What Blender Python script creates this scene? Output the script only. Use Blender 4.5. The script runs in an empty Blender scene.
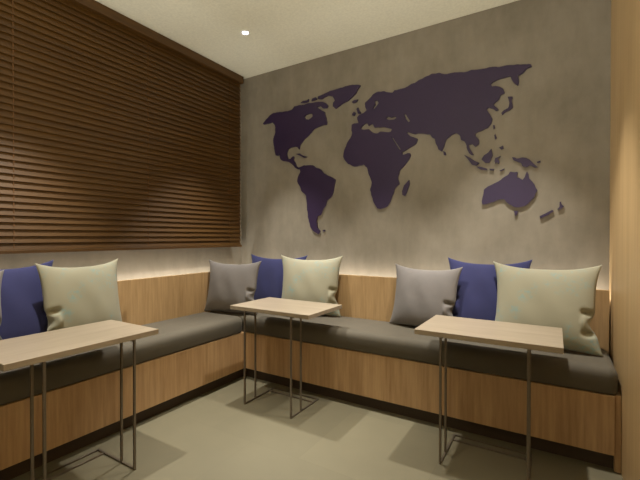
import bpy, bmesh, math, random
from mathutils import Matrix, Vector
random.seed(7)
C = bpy.context.scene.collection
PI = math.pi

# ------------------------------------------------------------------ dimensions (metres)
W, H, D = 2.851, 2.612, 0.532          # room width, ceiling height, bench depth
YE = -3.85                             # rear wall
SEAT_B, SEAT_T = 0.360, 0.487          # underside and top of the seat cushions
BACK_T = 0.804                         # top of the backrests
MAP = [
 ('north_america', [[(0.278, 2.148), (0.317, 2.177), (0.358, 2.207), (0.404, 2.224), (0.478, 2.219), (0.544, 2.214), (0.604, 2.216), (0.634, 2.242), (0.684, 2.243), (0.736, 2.237), (0.788, 2.243), (0.848, 2.238), (0.898, 2.234), (0.946, 2.218), (0.975, 2.188), (0.966, 2.169), (0.927, 2.172), (0.903, 2.197), (0.868, 2.199), (0.878, 2.18), (0.917, 2.157), (0.942, 2.142), (0.951, 2.105), (0.966, 2.053), (0.961, 2.033), (0.927, 2.036), (0.892, 2.029), (0.836, 2.014), (0.778, 1.967), (0.737, 1.943), (0.692, 1.897), (0.684, 1.859), (0.667, 1.884), (0.617, 1.89), (0.57, 1.879), (0.551, 1.848), (0.552, 1.823), (0.566, 1.789), (0.594, 1.788), (0.61, 1.804), (0.631, 1.806), (0.625, 1.774), (0.644, 1.748), (0.651, 1.721), (0.678, 1.703), (0.703, 1.709), (0.701, 1.689), (0.676, 1.686), (0.642, 1.703), (0.613, 1.737), (0.577, 1.762), (0.511, 1.777), (0.482, 1.794), (0.474, 1.821), (0.463, 1.854), (0.453, 1.832), (0.43, 1.834), (0.412, 1.896), (0.398, 1.976), (0.425, 2.048), (0.421, 2.107), (0.387, 2.143), (0.344, 2.137), (0.288, 2.137)], [(0.738, 2.132), (0.752, 2.148), (0.788, 2.153), (0.821, 2.148), (0.824, 2.122), (0.803, 2.11), (0.783, 2.102), (0.752, 2.112)]]),
 ('south_america', [[(0.703, 1.707), (0.737, 1.718), (0.776, 1.714), (0.824, 1.71), (0.852, 1.687), (0.908, 1.666), (0.931, 1.634), (0.971, 1.61), (1.016, 1.592), (1.045, 1.571), (1.031, 1.507), (1.02, 1.462), (0.998, 1.426), (0.963, 1.405), (0.948, 1.358), (0.918, 1.321), (0.904, 1.286), (0.871, 1.275), (0.861, 1.235), (0.869, 1.18), (0.899, 1.149), (0.879, 1.125), (0.833, 1.149), (0.799, 1.19), (0.776, 1.271), (0.767, 1.357), (0.758, 1.455), (0.708, 1.498), (0.698, 1.531), (0.663, 1.583), (0.669, 1.615), (0.698, 1.663), (0.693, 1.689)]]),
 ('greenland', [[(1.272, 2.296), (1.241, 2.263), (1.232, 2.241), (1.182, 2.207), (1.131, 2.187), (1.079, 2.166), (1.045, 2.149), (1.018, 2.176), (1.023, 2.203), (1.04, 2.218), (1.018, 2.257), (0.973, 2.273), (0.914, 2.253), (0.873, 2.263), (0.878, 2.283), (0.927, 2.29), (0.973, 2.3), (1.07, 2.308), (1.156, 2.314), (1.223, 2.308)]]),
 ('eurasia_and_africa', [[(1.191, 1.952), (1.193, 1.978), (1.194, 1.997), (1.215, 2.004), (1.255, 2.0), (1.244, 2.028), (1.241, 2.048), (1.263, 2.066), (1.297, 2.072), (1.325, 2.089), (1.311, 2.117), (1.309, 2.15), (1.344, 2.173), (1.376, 2.202), (1.415, 2.216), (1.468, 2.21), (1.521, 2.188), (1.537, 2.185), (1.551, 2.2), (1.587, 2.199), (1.652, 2.206), (1.681, 2.221), (1.708, 2.222), (1.736, 2.237), (1.783, 2.25), (1.831, 2.262), (1.883, 2.257), (1.915, 2.24), (1.96, 2.237), (2.009, 2.232), (2.053, 2.222), (2.095, 2.229), (2.154, 2.22), (2.208, 2.221), (2.265, 2.208), (2.309, 2.21), (2.373, 2.201), (2.447, 2.186), (2.454, 2.17), (2.427, 2.165), (2.405, 2.14), (2.374, 2.128), (2.382, 2.087), (2.377, 2.066), (2.355, 2.086), (2.34, 2.112), (2.333, 2.137), (2.298, 2.134), (2.254, 2.128), (2.214, 2.109), (2.225, 2.091), (2.265, 2.083), (2.292, 2.062), (2.301, 2.033), (2.275, 2.025), (2.267, 1.998), (2.239, 1.98), (2.234, 1.966), (2.255, 1.946), (2.265, 1.931), (2.249, 1.928), (2.231, 1.944), (2.205, 1.958), (2.191, 1.947), (2.213, 1.909), (2.228, 1.877), (2.219, 1.847), (2.2, 1.825), (2.165, 1.812), (2.145, 1.807), (2.127, 1.801), (2.12, 1.783), (2.144, 1.754), (2.145, 1.723), (2.121, 1.707), (2.103, 1.729), (2.081, 1.728), (2.091, 1.692), (2.112, 1.657), (2.097, 1.655), (2.073, 1.688), (2.066, 1.726), (2.054, 1.753), (2.03, 1.766), (2.024, 1.796), (1.999, 1.819), (1.968, 1.81), (1.93, 1.782), (1.917, 1.738), (1.901, 1.701), (1.878, 1.717), (1.858, 1.766), (1.853, 1.797), (1.832, 1.81), (1.818, 1.835), (1.761, 1.848), (1.73, 1.854), (1.709, 1.849), (1.68, 1.861), (1.651, 1.875), (1.648, 1.867), (1.672, 1.841), (1.702, 1.828), (1.73, 1.813), (1.717, 1.781), (1.675, 1.759), (1.635, 1.739), (1.61, 1.731), (1.616, 1.71), (1.67, 1.719), (1.677, 1.699), (1.649, 1.653), (1.592, 1.597), (1.58, 1.548), (1.592, 1.495), (1.56, 1.471), (1.545, 1.431), (1.516, 1.361), (1.494, 1.333), (1.456, 1.319), (1.417, 1.319), (1.394, 1.352), (1.374, 1.404), (1.354, 1.47), (1.37, 1.52), (1.342, 1.588), (1.33, 1.639), (1.301, 1.67), (1.219, 1.66), (1.16, 1.688), (1.117, 1.747), (1.126, 1.798), (1.152, 1.856), (1.185, 1.896), (1.199, 1.93)], [(1.27, 1.951), (1.281, 1.969), (1.302, 1.985), (1.328, 1.991), (1.341, 1.964), (1.358, 1.975), (1.378, 1.974), (1.387, 1.946), (1.416, 1.945), (1.432, 1.939), (1.469, 1.937), (1.501, 1.926), (1.533, 1.913), (1.525, 1.895), (1.485, 1.897), (1.437, 1.908), (1.416, 1.895), (1.383, 1.904), (1.358, 1.923), (1.345, 1.94), (1.302, 1.94)], [(1.391, 2.149), (1.414, 2.15), (1.425, 2.127), (1.405, 2.104), (1.387, 2.088), (1.378, 2.101), (1.397, 2.121)], [(1.481, 2.0), (1.501, 2.013), (1.525, 2.0), (1.553, 2.005), (1.568, 1.99), (1.549, 1.981), (1.509, 1.984)], [(1.625, 2.01), (1.641, 2.003), (1.657, 1.975), (1.672, 1.951), (1.661, 1.943), (1.638, 1.975)], [(1.529, 1.85), (1.54, 1.847), (1.601, 1.753), (1.593, 1.748)]]),
 ('australia', [[(2.43, 1.518), (2.442, 1.47), (2.471, 1.431), (2.487, 1.393), (2.471, 1.351), (2.438, 1.312), (2.406, 1.294), (2.363, 1.291), (2.346, 1.302), (2.317, 1.322), (2.299, 1.348), (2.259, 1.343), (2.214, 1.326), (2.169, 1.318), (2.164, 1.335), (2.173, 1.383), (2.178, 1.417), (2.2, 1.435), (2.259, 1.461), (2.294, 1.487), (2.324, 1.504), (2.333, 1.522), (2.379, 1.516), (2.371, 1.484), (2.405, 1.463), (2.417, 1.481)]]),
 ('island', [[(1.665, 1.52), (1.669, 1.491), (1.648, 1.432), (1.633, 1.404), (1.615, 1.412), (1.612, 1.44), (1.626, 1.481)]]),
 ('island', [[(1.91, 1.705), (1.926, 1.694), (1.929, 1.675), (1.915, 1.675)]]),
 ('island', [[(0.648, 1.825), (0.689, 1.825), (0.718, 1.805), (0.767, 1.788), (0.737, 1.782), (0.698, 1.803)]]),
 ('island', [[(0.7, 2.262), (0.726, 2.273), (0.767, 2.269), (0.782, 2.279), (0.78, 2.257), (0.736, 2.253)]]),
 ('island', [[(0.811, 2.255), (0.818, 2.275), (0.853, 2.281), (0.866, 2.262), (0.838, 2.256)]]),
 ('island', [[(1.193, 2.177), (1.215, 2.189), (1.248, 2.188), (1.236, 2.171), (1.206, 2.167)]]),
 ('island', [[(1.199, 2.085), (1.215, 2.098), (1.229, 2.084), (1.218, 2.065), (1.197, 2.07)]]),
 ('island', [[(1.234, 2.115), (1.25, 2.124), (1.258, 2.102), (1.274, 2.076), (1.247, 2.076), (1.243, 2.096)]]),
 ('island', [[(2.317, 2.007), (2.348, 2.001), (2.34, 1.979), (2.349, 1.935), (2.333, 1.92), (2.301, 1.91), (2.287, 1.895), (2.279, 1.908), (2.295, 1.923), (2.322, 1.934), (2.328, 1.964), (2.322, 1.988)]]),
 ('island', [[(2.231, 1.834), (2.239, 1.837), (2.242, 1.816), (2.234, 1.81)]]),
 ('island', [[(2.245, 1.778), (2.254, 1.749), (2.243, 1.742), (2.239, 1.768)]]),
 ('island', [[(2.268, 1.685), (2.292, 1.695), (2.295, 1.675), (2.28, 1.671)]]),
 ('island', [[(2.222, 1.683), (2.23, 1.638), (2.21, 1.592), (2.182, 1.595), (2.161, 1.619), (2.177, 1.644), (2.202, 1.659)]]),
 ('island', [[(2.246, 1.619), (2.278, 1.628), (2.262, 1.613), (2.27, 1.595), (2.265, 1.578), (2.254, 1.593), (2.247, 1.581), (2.241, 1.6)]]),
 ('island', [[(2.05, 1.662), (2.085, 1.641), (2.119, 1.614), (2.148, 1.597), (2.131, 1.582), (2.102, 1.589), (2.076, 1.628)]]),
 ('island', [[(2.128, 1.575), (2.161, 1.569), (2.194, 1.555), (2.198, 1.545), (2.153, 1.554)]]),
 ('island', [[(2.21, 1.552), (2.239, 1.549), (2.236, 1.54), (2.214, 1.543)]]),
 ('island', [[(2.272, 1.535), (2.301, 1.546), (2.295, 1.536), (2.277, 1.531)]]),
 ('island', [[(2.344, 1.613), (2.36, 1.611), (2.375, 1.601), (2.405, 1.606), (2.442, 1.59), (2.464, 1.563), (2.49, 1.535), (2.472, 1.537), (2.446, 1.554), (2.428, 1.541), (2.402, 1.552), (2.398, 1.572), (2.371, 1.585), (2.352, 1.595)]]),
 ('island', [[(2.482, 1.57), (2.503, 1.576), (2.503, 1.565), (2.487, 1.562)]]),
 ('island', [[(2.357, 1.269), (2.38, 1.268), (2.374, 1.245), (2.365, 1.236)]]),
 ('island', [[(2.5, 1.231), (2.504, 1.217), (2.543, 1.236), (2.575, 1.259), (2.567, 1.268), (2.528, 1.246)]]),
 ('island', [[(2.594, 1.269), (2.605, 1.287), (2.605, 1.314), (2.612, 1.317), (2.616, 1.3), (2.628, 1.286), (2.612, 1.272)]]),
 ('island', [[(0.924, 1.157), (0.942, 1.16), (0.944, 1.15), (0.928, 1.147)]]),
]

# ------------------------------------------------------------------ materials
def new_mat(name):
    m = bpy.data.materials.new(name); m.use_nodes = True
    nt = m.node_tree
    b = nt.nodes['Principled BSDF']
    return m, nt, b

def node(nt, t, **kw):
    n = nt.nodes.new(t)
    for k, v in kw.items():
        if k in n.inputs: n.inputs[k].default_value = v
        else: setattr(n, k, v)
    return n

def coords(nt, scale=(1, 1, 1), rot=(0, 0, 0)):
    tc = node(nt, 'ShaderNodeTexCoord'); mp = node(nt, 'ShaderNodeMapping')
    mp.inputs['Scale'].default_value = scale; mp.inputs['Rotation'].default_value = rot
    nt.links.new(tc.outputs['Object'], mp.inputs['Vector'])
    return mp.outputs['Vector']

def ramp(nt, fac, stops):
    r = node(nt, 'ShaderNodeValToRGB')
    e = r.color_ramp.elements
    while len(e) < len(stops): e.new(0.5)
    for el, (p, c) in zip(e, stops):
        el.position = p; el.color = (*c, 1)
    nt.links.new(fac, r.inputs['Fac'])
    return r.outputs['Color']

def bump(nt, b, h, strength, dist=0.01):
    n = node(nt, 'ShaderNodeBump'); n.inputs['Strength'].default_value = strength
    n.inputs['Distance'].default_value = dist
    nt.links.new(h, n.inputs['Height']); nt.links.new(n.outputs['Normal'], b.inputs['Normal'])

def noise(nt, vec, scale, detail=4, rough=0.55):
    n = node(nt, 'ShaderNodeTexNoise'); n.inputs['Scale'].default_value = scale
    n.inputs['Detail'].default_value = detail; n.inputs['Roughness'].default_value = rough
    nt.links.new(vec, n.inputs['Vector'])
    return n.outputs['Fac']

def mat_wood(name, dark, light, scale, rough=0.45):
    """grain: noise squeezed across the board, streaks along it"""
    m, nt, b = new_mat(name)
    v = coords(nt, scale)
    f1 = noise(nt, v, 1.0, 6, 0.62)
    f2 = noise(nt, coords(nt, tuple(s * 0.18 for s in scale)), 1.0, 3)
    mx = node(nt, 'ShaderNodeMath', operation='ADD')
    mu = node(nt, 'ShaderNodeMath', operation='MULTIPLY'); mu.inputs[1].default_value = 0.55
    nt.links.new(f2, mu.inputs[0]); nt.links.new(f1, mx.inputs[0]); nt.links.new(mu.outputs[0], mx.inputs[1])
    col = ramp(nt, mx.outputs[0], [(0.52, dark), (1.02, light)])
    nt.links.new(col, b.inputs['Base Color']); b.inputs['Roughness'].default_value = rough
    bump(nt, b, f1, 0.08, 0.002)
    return m

def mat_plain(name, c, rough=0.5, metal=0.0):
    m, nt, b = new_mat(name)
    f = noise(nt, coords(nt), 60, 3)
    col = ramp(nt, f, [(0.3, tuple(x * 0.93 for x in c)), (0.7, tuple(min(1, x * 1.05) for x in c))])
    nt.links.new(col, b.inputs['Base Color'])
    b.inputs['Roughness'].default_value = rough; b.inputs['Metallic'].default_value = metal
    return m

def mat_fabric(name, c, rough=0.85, var=0.08, sheen=0.15):
    m, nt, b = new_mat(name)
    f = noise(nt, coords(nt), 9, 5)
    fine = noise(nt, coords(nt, (420, 420, 420)), 1, 2)
    col = ramp(nt, f, [(0.3, tuple(x * (1 - var) for x in c)), (0.7, tuple(min(1, x * (1 + var)) for x in c))])
    nt.links.new(col, b.inputs['Base Color'])
    b.inputs['Roughness'].default_value = rough
    b.inputs['Sheen Weight'].default_value = sheen
    bump(nt, b, fine, 0.15, 0.002)
    return m

def mat_printed(name, c, ink):
    """cream linen with a faint washed-out teal print"""
    m, nt, b = new_mat(name)
    f = noise(nt, coords(nt, (7, 7, 7)), 1.0, 3, 0.6)
    mask = ramp(nt, f, [(0.52, (0, 0, 0)), (0.66, (1, 1, 1))])
    f2 = noise(nt, coords(nt, (60, 60, 60)), 1.0, 3)
    mask2 = ramp(nt, f2, [(0.40, (0, 0, 0)), (0.62, (1, 1, 1))])
    mul = node(nt, 'ShaderNodeMath', operation='MULTIPLY')
    nt.links.new(mask, mul.inputs[0]); nt.links.new(mask2, mul.inputs[1])
    mx = node(nt, 'ShaderNodeMix', data_type='RGBA')
    mx.inputs[6].default_value = (*c, 1); mx.inputs[7].default_value = (*ink, 1)
    nt.links.new(mul.outputs[0], mx.inputs[0]); nt.links.new(mx.outputs[2], b.inputs['Base Color'])
    b.inputs['Roughness'].default_value = 0.85; b.inputs['Sheen Weight'].default_value = 0.12
    bump(nt, b, noise(nt, coords(nt, (400, 400, 400)), 1, 2), 0.15, 0.002)
    return m

def mat_concrete(name, a, c):
    m, nt, b = new_mat(name)
    f = noise(nt, coords(nt, (1.6, 1.6, 1.6)), 1.0, 8, 0.62)
    g = noise(nt, coords(nt, (14, 14, 5)), 1.0, 5, 0.6)
    mu = node(nt, 'ShaderNodeMath', operation='MULTIPLY'); mu.inputs[1].default_value = 0.35
    ad = node(nt, 'ShaderNodeMath', operation='ADD')
    nt.links.new(g, mu.inputs[0]); nt.links.new(f, ad.inputs[0]); nt.links.new(mu.outputs[0], ad.inputs[1])
    col = ramp(nt, ad.outputs[0], [(0.45, a), (0.90, c)])
    nt.links.new(col, b.inputs['Base Color']); b.inputs['Roughness'].default_value = 0.8
    bump(nt, b, ad.outputs[0], 0.1, 0.01)
    return m

def mat_tiles(name, c1, c2, grout):
    m, nt, b = new_mat(name)
    v = coords(nt)
    br = node(nt, 'ShaderNodeTexBrick', offset=0.5, offset_frequency=2)
    br.inputs['Color1'].default_value = (*c1, 1); br.inputs['Color2'].default_value = (*c2, 1)
    br.inputs['Mortar'].default_value = (*grout, 1)
    br.inputs['Scale'].default_value = 1.0; br.inputs['Mortar Size'].default_value = 0.0015
    br.inputs['Mortar Smooth'].default_value = 0.2
    br.inputs['Brick Width'].default_value = 0.6; br.inputs['Row Height'].default_value = 0.6
    nt.links.new(v, br.inputs['Vector'])
    f = noise(nt, v, 3.0, 7, 0.6)
    mot = ramp(nt, f, [(0.3, (0.88, 0.88, 0.87)), (0.7, (1, 1, 1))])
    mx = node(nt, 'ShaderNodeMix', data_type='RGBA', blend_type='MULTIPLY'); mx.inputs[0].default_value = 1
    nt.links.new(br.outputs['Color'], mx.inputs[6]); nt.links.new(mot, mx.inputs[7])
    nt.links.new(mx.outputs[2], b.inputs['Base Color'])
    b.inputs['Roughness'].default_value = 0.55
    return m

def mat_emit(name, c, s):
    m, nt, b = new_mat(name)
    b.inputs['Base Color'].default_value = (*c, 1)
    b.inputs['Emission Color'].default_value = (*c, 1); b.inputs['Emission Strength'].default_value = s
    return m

M = dict(
    concrete=mat_concrete('grey_beige_concrete', (0.17, 0.147, 0.1081), (0.29, 0.257, 0.2029)),
    ceiling=mat_plain('ceiling_paint', (0.7, 0.6717, 0.5356), 0.9),
    floor=mat_tiles('stone_floor_tiles', (0.1583, 0.1395, 0.08608), (0.1445, 0.1273, 0.07845), (0.1339, 0.1177, 0.07151)),
    panel=mat_wood('bench_oak', (0.332, 0.193, 0.08835), (0.5196, 0.3395, 0.1718), (55, 55, 3.5)),
    backrest=mat_wood('backrest_oak', (0.3481, 0.2173, 0.09743), (0.512, 0.3422, 0.1716), (60, 60, 4)),
    wall_wood=mat_wood('wall_oak', (0.4464, 0.2943, 0.1329), (0.5698, 0.3894, 0.1899), (30, 30, 1.2)),
    top=mat_wood('light_oak_top', (0.2859, 0.2269, 0.159), (0.3687, 0.3052, 0.2278), (5, 60, 60), 0.4),
    blind=mat_wood('dark_wood_slats', (0.05096, 0.021, 0.002244), (0.08998, 0.04036, 0.005163), (60, 2.5, 60), 0.5),
    plinth=mat_plain('dark_plinth', (0.045, 0.028, 0.016), 0.6),
    seat=mat_fabric('grey_brown_upholstery', (0.08906, 0.07552, 0.05273), 0.8, 0.06, 0.05),
    metal=mat_plain('bronze_grey_metal', (0.17, 0.14, 0.105), 0.42, 0.6),
    cream=mat_printed('cream_print_linen', (0.3148, 0.2989, 0.2158), (0.2273, 0.3212, 0.2939)),
    grey=mat_fabric('grey_linen', (0.1857, 0.1704, 0.1634), 0.9),
    blue=mat_fabric('navy_cotton', (0.02523, 0.0286, 0.1112), 0.85),
    purple=mat_plain('matte_purple_board', (0.02821, 0.01451, 0.05206), 0.5),
    tape=mat_plain('blind_tape', (0.102, 0.04437, 0.00918), 0.8),
    white=mat_plain('white_metal', (0.8, 0.8, 0.78), 0.4),
    lens=mat_emit('lamp_lens', (1.0, 0.97, 0.92), 30),
    led=mat_emit('led_tape', (1.0, 0.93, 0.78), 2.0),
    rear=mat_plain('rear_wall_paint', (0.5, 0.46, 0.38), 0.9),
)

# ------------------------------------------------------------------ helpers
def obj(name, bm, mat, parent=None, smooth=False):
    me = bpy.data.meshes.new(name); bm.normal_update(); bm.to_mesh(me); bm.free()
    me.materials.append(mat)
    if smooth:
        for p in me.polygons: p.use_smooth = True
    o = bpy.data.objects.new(name, me); C.objects.link(o)
    if parent: o.parent = parent
    return o

def box(bm, a, b, bevel=0.0, seg=2):
    a, b = Vector(a), Vector(b)
    c = (a + b) / 2; s = b - a
    r = bmesh.ops.create_cube(bm, size=1.0, matrix=Matrix.Translation(c) @ Matrix.Diagonal((abs(s.x), abs(s.y), abs(s.z), 1)))
    if bevel:
        es = list({e for v in r['verts'] for e in v.link_edges})
        bmesh.ops.bevel(bm, geom=es, offset=bevel, segments=seg, profile=0.5, affect='EDGES')

def box_obj(name, a, b, mat, parent=None, bevel=0.0, seg=2, smooth=False):
    bm = bmesh.new(); box(bm, a, b, bevel, seg)
    return obj(name, bm, mat, parent, smooth)

def lathe(bm, prof, n=32):
    rings = []
    for r, z in prof:
        rings.append([bm.verts.new((r * math.cos(2 * PI * i / n), r * math.sin(2 * PI * i / n), z)) for i in range(n)])
    for a, b in zip(rings, rings[1:]):
        for i in range(n):
            bm.faces.new((a[i], a[(i + 1) % n], b[(i + 1) % n], b[i]))
    return rings

def thing(name, label, cat, loc=(0, 0, 0), rz=0, group=None):
    o = bpy.data.objects.new(name, None); C.objects.link(o)
    o.empty_display_size = 0.1
    o.location = loc; o.rotation_euler = (0, 0, rz)
    o['label'] = label; o['category'] = cat
    if group: o['group'] = group
    return o

def tag(o, label, cat, group=None):
    o['label'] = label; o['category'] = cat
    if group: o['group'] = group
    return o

def struct(name, a, b, mat, label):
    o = box_obj(name, a, b, mat); o['kind'] = 'structure'; o['label'] = label
    return o

def dup(root, loc, rz, label):
    r = root.copy(); C.objects.link(r)
    r.location = loc; r.rotation_euler = (0, 0, rz); r['label'] = label
    for ch in list(root.children):
        c = ch.copy(); C.objects.link(c); c.parent = r
        for g in list(ch.children):
            d = g.copy(); C.objects.link(d); d.parent = c
    return r

# ------------------------------------------------------------------ the room
T = 0.12
struct('floor', (-T, YE - T, -T), (W + T, T, 0), M['floor'], 'beige stone tile floor')
struct('ceiling', (-T, YE - T, H), (W + T, T, H + T), M['ceiling'], 'plain cream painted ceiling')
struct('wall_back', (-T, 0, 0), (W + T, T, H), M['concrete'], 'grey beige concrete wall behind the world map')
struct('wall_left', (-T, YE, 0), (0, 0, H), M['concrete'], 'concrete wall behind the wooden blind')
struct('wall_right', (W, YE, 0), (W + T, 0, H), M['wall_wood'], 'light oak clad wall on the right')
struct('wall_front', (-T, YE - T, 0), (W + T, YE, H), M['rear'], 'plain painted wall behind the viewer')

# ------------------------------------------------------------------ wooden blind on the left wall
bl = thing('wooden_blind', 'wide dark brown slatted wooden blind hanging on the left wall', 'blind', (0, -1.78, 1.007))
BY0, BY1 = -3.55, -0.055
def local(o, off):                       # shift a world-built mesh under its thing's base
    o.location = (-off[0], -off[1], -off[2])
off = (0, -1.78, 1.007)
slats = bmesh.new()
PITCH, SW, ST = 0.038, 0.048, 0.003
z = 1.050; ang = math.radians(71)
while z < 2.535:
    ca, sa = math.cos(ang), math.sin(ang)
    # the slat's room-side edge is its lower one
    pr = [(SW / 2, ST / 2), (SW / 2, -ST / 2), (-SW / 2, -ST / 2), (-SW / 2, ST / 2)]
    pts = [(0.034 + u * ca - w * -sa, z - u * sa + w * ca) for u, w in pr]
    v0 = [slats.verts.new((x, BY0, zz)) for x, zz in pts]
    v1 = [slats.verts.new((x, BY1, zz)) for x, zz in pts]
    for i in range(4):
        j = (i + 1) % 4
        slats.faces.new((v0[i], v0[j], v1[j], v1[i]))
    slats.faces.new(v0[::-1]); slats.faces.new(v1)
    z += PITCH
bmesh.ops.recalc_face_normals(slats, faces=slats.faces[:])
local(obj('slats', slats, M['blind'], bl), off)
local(box_obj('bottom_rail', (0.010, BY0, 1.007), (0.060, BY1, 1.026), M['blind'], bl, 0.003), off)
local(box_obj('headrail', (0.001, BY0, 2.545), (0.072, BY1 + 0.01, H - 0.002), M['blind'], bl, 0.003), off)
for y in (-0.20, -1.02, -1.84, -2.66, -3.40):
    local(box_obj('ladder_tape', (0.0385, y - 0.003, 1.020), (0.0400, y + 0.003, 2.55), M['tape'], bl), off)

# ------------------------------------------------------------------ built-in benches
def cushion(a, b, parent, o, r=0.045, seg=6):
    bm = bmesh.new(); box(bm, a, b)
    # soft top and front edges, small radius underneath, gently domed top
    bmesh.ops.bevel(bm, geom=[e for e in bm.edges if max(v.co.z for v in e.verts) > a[2] + 0.01],
                    offset=r, segments=seg, profile=0.5, affect='EDGES')
    low = [e for e in bm.edges if all(abs(v.co.z - a[2]) < 1e-5 for v in e.verts)]
    bmesh.ops.bevel(bm, geom=low, offset=0.018, segments=3, profile=0.5, affect='EDGES')
    ob = obj('seat_cushion', bm, M['seat'], parent, True)
    ob['label'] = 'grey brown upholstered seat cushion'
    local(ob, o); return ob

XR = W - 0.026
o1 = ((D + XR) / 2, -D / 2, 0)
b1 = thing('banquette_bench', 'long oak bench with grey brown cushion along the map wall', 'bench', o1)
local(box_obj('bench_base', (0.004, -D, 0.082), (XR, -0.004, SEAT_B), M['panel'], b1, 0.002), o1)
local(box_obj('plinth', (D - 0.046, -D + 0.047, 0.0), (XR, -0.03, 0.082), M['plinth'], b1), o1)
local(box_obj('end_filler', (XR, -D + 0.02, 0.0), (W - 0.001, -0.01, SEAT_B), M['panel'], b1), o1)
cushion((0.103, -D - 0.002, SEAT_B + 0.001), (W - 0.012, -0.100, SEAT_T), b1, o1)
local(box_obj('backrest', (0.100, -0.099, SEAT_B + 0.001), (W - 0.008, -0.076, BACK_T), M['backrest'], b1, 0.0015), o1)
local(box_obj('led_strip', (0.11, -0.060, 0.725), (W - 0.02, -0.050, 0.730), M['led'], b1), o1)
local(box_obj('strip_shelf', (0.11, -0.076, 0.715), (W - 0.02, -0.004, 0.725), M['panel'], b1), o1)

YL = -3.6
o2 = (D / 2, -2.0, 0)
b2 = thing('banquette_bench', 'oak bench with grey brown cushion along the wall under the blind', 'bench', o2)
local(box_obj('bench_base', (0.004, YL, 0.082), (D, -D - 0.001, SEAT_B), M['panel'], b2, 0.002), o2)
local(box_obj('plinth', (0.03, YL + 0.02, 0.0), (D - 0.047, -D + 0.046, 0.082), M['plinth'], b2), o2)
cushion((0.100, YL, SEAT_B + 0.001), (D + 0.002, -D - 0.004, SEAT_T), b2, o2)
local(box_obj('backrest', (0.076, YL, SEAT_B + 0.001), (0.099, -0.0995, BACK_T), M['backrest'], b2, 0.0015), o2)
local(box_obj('led_strip', (0.050, YL + 0.02, 0.725), (0.060, -0.11, 0.730), M['led'], b2), o2)
local(box_obj('strip_shelf', (0.004, YL + 0.02, 0.715), (0.076, -0.11, 0.725), M['panel'], b2), o2)

# ------------------------------------------------------------------ side tables
def make_table(label, loc, rz):
    t = thing('side_table', label, 'table', loc, rz, 'oak topped tables along the benches')
    hx, hy = 0.316, 0.208
    box_obj('tabletop', (-hx, -hy, 0.615), (hx, hy, 0.640), M['top'], t, 0.0015)
    r = 0.0052; lx = 0.187; yf, ym, ye, yx = -0.205, -0.100, 0.105, 0.050
    for s in (-1, 1):
        x = s * lx
        for y in (yf, ym):
            box_obj('leg', (x - r, y - r, 0.009), (x + r, y + r, 0.606), M['metal'], t, 0.001)
        box_obj('base_rail', (x - r, yf - r, 0.0), (x + r, ye + r, 0.009), M['metal'], t, 0.001)
        box_obj('top_rail', (x - r, yf - r, 0.606), (x + r, ye + r, 0.615), M['metal'], t, 0.001)
    for y in (ye, yx):
        box_obj('crossbar', (-lx + r, y - r, 0.0), (lx - r, y + r, 0.009), M['metal'], t, 0.001)
    return t
t0 = make_table('oak topped metal side table standing in the corner before the grey cushion', (1.036, -0.672, 0), 0)
dup(t0, (2.300, -0.672, 0), 0, 'oak topped metal side table near the oak wall on the right')
dup(t0, (0.690, -1.868, 0), PI / 2, 'oak topped metal side table cut by the left picture edge, under the blind')

# ------------------------------------------------------------------ throw cushions
def pillow_bm(w, h, t, tie):
    """square cushion with drawn-out corners, a dented side seam and two fold creases at it"""
    bm = bmesh.new(); N = 56
    grids = []
    for side in (-1, 1):
        g = []
        for j in range(N + 1):
            row = []
            for i in range(N + 1):
                u = -1 + 2 * i / N; v = -1 + 2 * j / N
                u = math.sin(u * PI / 2) * 0.35 + u * 0.65; v = math.sin(v * PI / 2) * 0.35 + v * 0.65
                if side == 1 and (i in (0, N) or j in (0, N)):
                    row.append(grids[0][j][i]); continue
                au, av = abs(u), abs(v)
                x = w / 2 * u * (1 - 0.12 * (1 - av ** 2.6) * au)
                y = h / 2 * v * (1 - (0.165 if v > 0 else 0.05) * (1 - au ** 2.6) * av)
                th = t / 2 * max(0, 1 - au ** 2.4) ** 0.52 * max(0, 1 - av ** 2.4) ** 0.52
                th *= 1 - 0.18 * v
                th += 0.0035 * math.sin(9 * u + 4 * v) * (1 - au) * (1 - av)
                for s in ((-1, 1) if tie == 0 else (tie,)):
                    su = u * s
                    if su > 0:
                        x -= s * 0.05 * w * su ** 5 * math.exp(-((v + 0.36) / 0.17) ** 2)
                        k = min(1, max(0, (su - 0.66) / 0.16)); k = k * k * (3 - 2 * k)
                        a = 0.10 * (1 - su) * 1.2
                        gr = math.exp(-((v + 0.15 - a) / 0.05) ** 2) + math.exp(-((v + 0.56 + a) / 0.055) ** 2)
                        th *= 1 - 0.85 * k * min(1, gr)
                        th += 0.014 * k * (1 - su) / 0.2 * math.exp(-((v + 0.36) / 0.12) ** 2) if su < 0.98 else 0
                row.append(bm.verts.new((x, side * th, y + h / 2)))
            g.append(row)
        grids.append(g)
        for j in range(N):
            for i in range(N):
                q = (g[j][i], g[j][i + 1], g[j + 1][i + 1], g[j + 1][i])
                bm.faces.new(q if side == -1 else q[::-1])
    bmesh.ops.recalc_face_normals(bm, faces=bm.faces[:])
    return bm

def pillow(x, y, yaw, lean, w, h, t, mat, tie, label, roll=0.0):
    o = obj('throw_pillow', pillow_bm(w * 1.03, h * 1.025, t, tie), M[mat], None, True)
    tag(o, label, 'pillow', 'throw pillows leaning on the backrests')
    o.matrix_world = (Matrix.Translation((x, y, SEAT_T + 0.004)) @ Matrix.Rotation(yaw, 4, 'Z')
                      @ Matrix.Rotation(-lean, 4, 'X') @ Matrix.Rotation(roll, 4, 'Y'))
    return o

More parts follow.
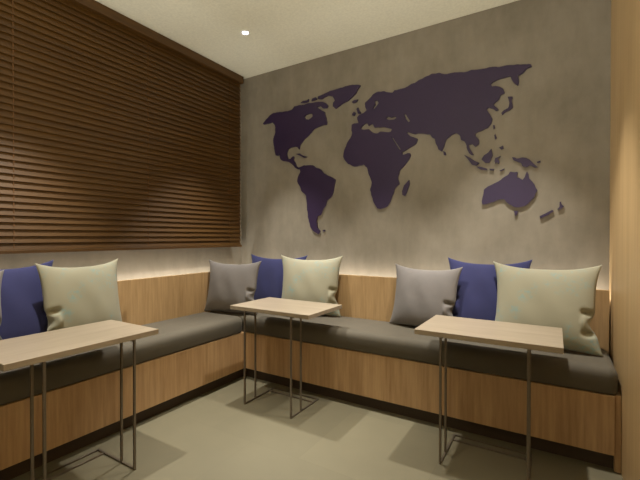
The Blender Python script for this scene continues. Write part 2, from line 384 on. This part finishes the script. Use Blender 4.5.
pillow(1.826, -0.238, -0.195, 0.185, 0.482, 0.417, 0.120, 'grey', 1, 'grey pillow left of the navy pillow behind the right table')
pillow(2.218, -0.208, 0.006, 0.205, 0.486, 0.473, 0.090, 'blue', 0, 'navy pillow between grey and cream pillows behind the right table')
pillow(2.525, -0.338, -0.032, 0.294, 0.527, 0.470, 0.130, 'cream', 1, 'large cream pillow with faint teal print next to the oak wall')
pillow(0.362, -0.520, 0.220, 0.170, 0.478, 0.415, 0.120, 'grey', 1, 'grey pillow standing in the corner where the benches meet')
pillow(0.560, -0.228, 0.084, 0.200, 0.560, 0.456, 0.095, 'blue', 0, 'navy pillow in the corner between grey and cream pillows')
pillow(0.945, -0.260, 0.262, 0.150, 0.505, 0.458, 0.120, 'cream', 1, 'cream pillow behind the corner table, below South America on the map')
pillow(0.282, -1.575, 1.686, 0.135, 0.476, 0.464, 0.130, 'cream', -1, 'cream pillow under the blind, behind the left table')
pillow(0.205, -1.934, 1.571, 0.184, 0.499, 0.474, 0.090, 'blue', 0, 'navy pillow under the blind, left of the cream pillow')
pillow(0.324, -2.200, 1.568, 0.250, 0.499, 0.447, 0.120, 'grey', 1, 'grey pillow under the blind, barely showing at the left picture edge')

# ------------------------------------------------------------------ world map on the back wall
wm = thing('world_map', 'dark purple cut-out world map mounted on the concrete wall', 'wall art', (1.4, 0, 1.65))
for nm, loops in MAP:
    cu = bpy.data.curves.new('outline', 'CURVE'); cu.dimensions = '2D'; cu.fill_mode = 'BOTH'
    cu.extrude = 0.0065
    for lp in loops:
        big = len(lp) > 8
        pts = []
        if big:                                  # blunted corners and a little raggedness along the coasts
            for (x0, z0), (x1, z1) in zip(lp, lp[1:] + lp[:1]):
                dx, dz = x1 - x0, z1 - z0
                k = max(1, int(math.hypot(dx, dz) / 0.018))
                for j in range(k):
                    f = (j + (0.12 if j == 0 else 0)) / k
                    w = 0.0032 * random.uniform(-1, 1) if 0 < j else 0
                    L = math.hypot(dx, dz) + 1e-6
                    pts.append((x0 + dx * f - dz / L * w, z0 + dz * f + dx / L * w))
                pts.append((x0 * .12 + x1 * .88, z0 * .12 + z1 * .88))
        else: pts = lp
        sp = cu.splines.new('POLY'); sp.points.add(len(pts) - 1); sp.use_cyclic_u = True
        for p, (x, z) in zip(sp.points, pts): p.co = (x - 1.4, z - 1.65, 0, 1)
    tmp = bpy.data.objects.new('outline', cu); C.objects.link(tmp)
    me = bpy.data.meshes.new_from_object(tmp.evaluated_get(bpy.context.evaluated_depsgraph_get()))
    bpy.data.objects.remove(tmp); bpy.data.curves.remove(cu)
    me.transform(Matrix.Rotation(PI / 2, 4, 'X'))
    me.name = nm; me.materials.clear(); me.materials.append(M['purple'])
    o = bpy.data.objects.new(nm, me); C.objects.link(o); o.parent = wm
    o.location = (0, -0.0075, 0)

# ------------------------------------------------------------------ ceiling spotlights
def make_spot(label, loc):
    t = thing('ceiling_light', label, 'ceiling light', loc, 0, 'recessed ceiling spotlights')
    bm = bmesh.new()
    lathe(bm, [(0.019, 0.010), (0.021, -0.003), (0.034, -0.004), (0.036, -0.001), (0.036, 0.0)])
    obj('trim_ring', bm, M['white'], t, True)
    bm = bmesh.new(); lathe(bm, [(0.0005, -0.002), (0.014, -0.002), (0.020, -0.001)])
    obj('lens', bm, M['lens'], t)
    return t
SPOTS = [((0.62, -0.62), 'round recessed ceiling spotlight nearest the corner by the blind'),
         ((1.46, -0.68), 'recessed ceiling spotlight above the middle of the map wall'),
         ((2.30, -0.58), 'recessed ceiling spotlight above the table by the oak wall'),
         ((0.60, -1.85), 'recessed ceiling spotlight above the table under the blind'),
         ((1.75, -1.85), 'recessed ceiling spotlight over the open floor')]
POW = [178, 134, 168, 178, 60]
first = None
for ((x, y), lab), pw in zip(SPOTS, POW):
    if first is None: first = make_spot(lab, (x, y, H))
    else: dup(first, (x, y, H), 0, lab)
    l = bpy.data.lights.new('spot_lamp', 'SPOT'); l.energy = pw; l.color = (1.0, 0.955, 0.87)
    l.spot_size = math.radians(64); l.spot_blend = 0.6; l.shadow_soft_size = 0.025
    lo = bpy.data.objects.new('spot_lamp', l); C.objects.link(lo); lo.location = (x, y, H - 0.03)

def area(name, loc, rot, sx, sy, e, col):
    l = bpy.data.lights.new(name, 'AREA'); l.shape = 'RECTANGLE'; l.size = sx; l.size_y = sy
    l.energy = e; l.color = col
    o = bpy.data.objects.new(name, l); C.objects.link(o); o.location = loc; o.rotation_euler = rot
    return o
# LED tapes behind the backrests wash the walls from below
area('led_wash', ((W + 0.1) / 2, -0.055, 0.734), (PI, 0, 0), W - 0.14, 0.012, 5.6, (1.0, 0.98, 0.91))
area('led_wash', (0.055, (YL - 0.1) / 2, 0.734), (PI, 0, 0), 0.012, -YL - 0.14, 7.0, (1.0, 0.98, 0.91))
# added fill light without a fixture, brightens the ceiling from below
area('ceiling_fill', (2.0, -2.5, 0.9), (PI, 0, 0), 1.2, 1.2, 56, (1.0, 0.97, 0.86))

wd = bpy.data.worlds.new('world'); bpy.context.scene.world = wd; wd.use_nodes = True
wd.node_tree.nodes['Background'].inputs['Color'].default_value = (0.9, 0.85, 0.75, 1)
wd.node_tree.nodes['Background'].inputs['Strength'].default_value = 0.05

# ------------------------------------------------------------------ camera
yaw, pitch, roll, F = 0.55009, 0.00779, 0.00098, 383.67
fw = Vector((-math.sin(yaw) * math.cos(pitch), math.cos(yaw) * math.cos(pitch), -math.sin(pitch)))
r = Vector((math.cos(yaw), math.sin(yaw), 0)); u = r.cross(fw)
r2 = r * math.cos(roll) + u * math.sin(roll); u2 = u * math.cos(roll) - r * math.sin(roll)
cam = bpy.data.cameras.new('camera'); cam.sensor_width = 36; cam.lens = F / 640 * 36; cam.clip_start = 0.02
co = bpy.data.objects.new('camera', cam); C.objects.link(co)
m = Matrix((( r2.x, u2.x, -fw.x, 2.5838), (r2.y, u2.y, -fw.y, -2.7614), (r2.z, u2.z, -fw.z, 1.10), (0, 0, 0, 1)))
co.matrix_world = m
S = bpy.context.scene
S.camera = co
S.view_settings.view_transform = 'Standard'; S.view_settings.look = 'None'
S.view_settings.exposure = 0.0; S.view_settings.gamma = 1.0; S.view_settings.use_curve_mapping = False
S.cycles.use_denoising = True
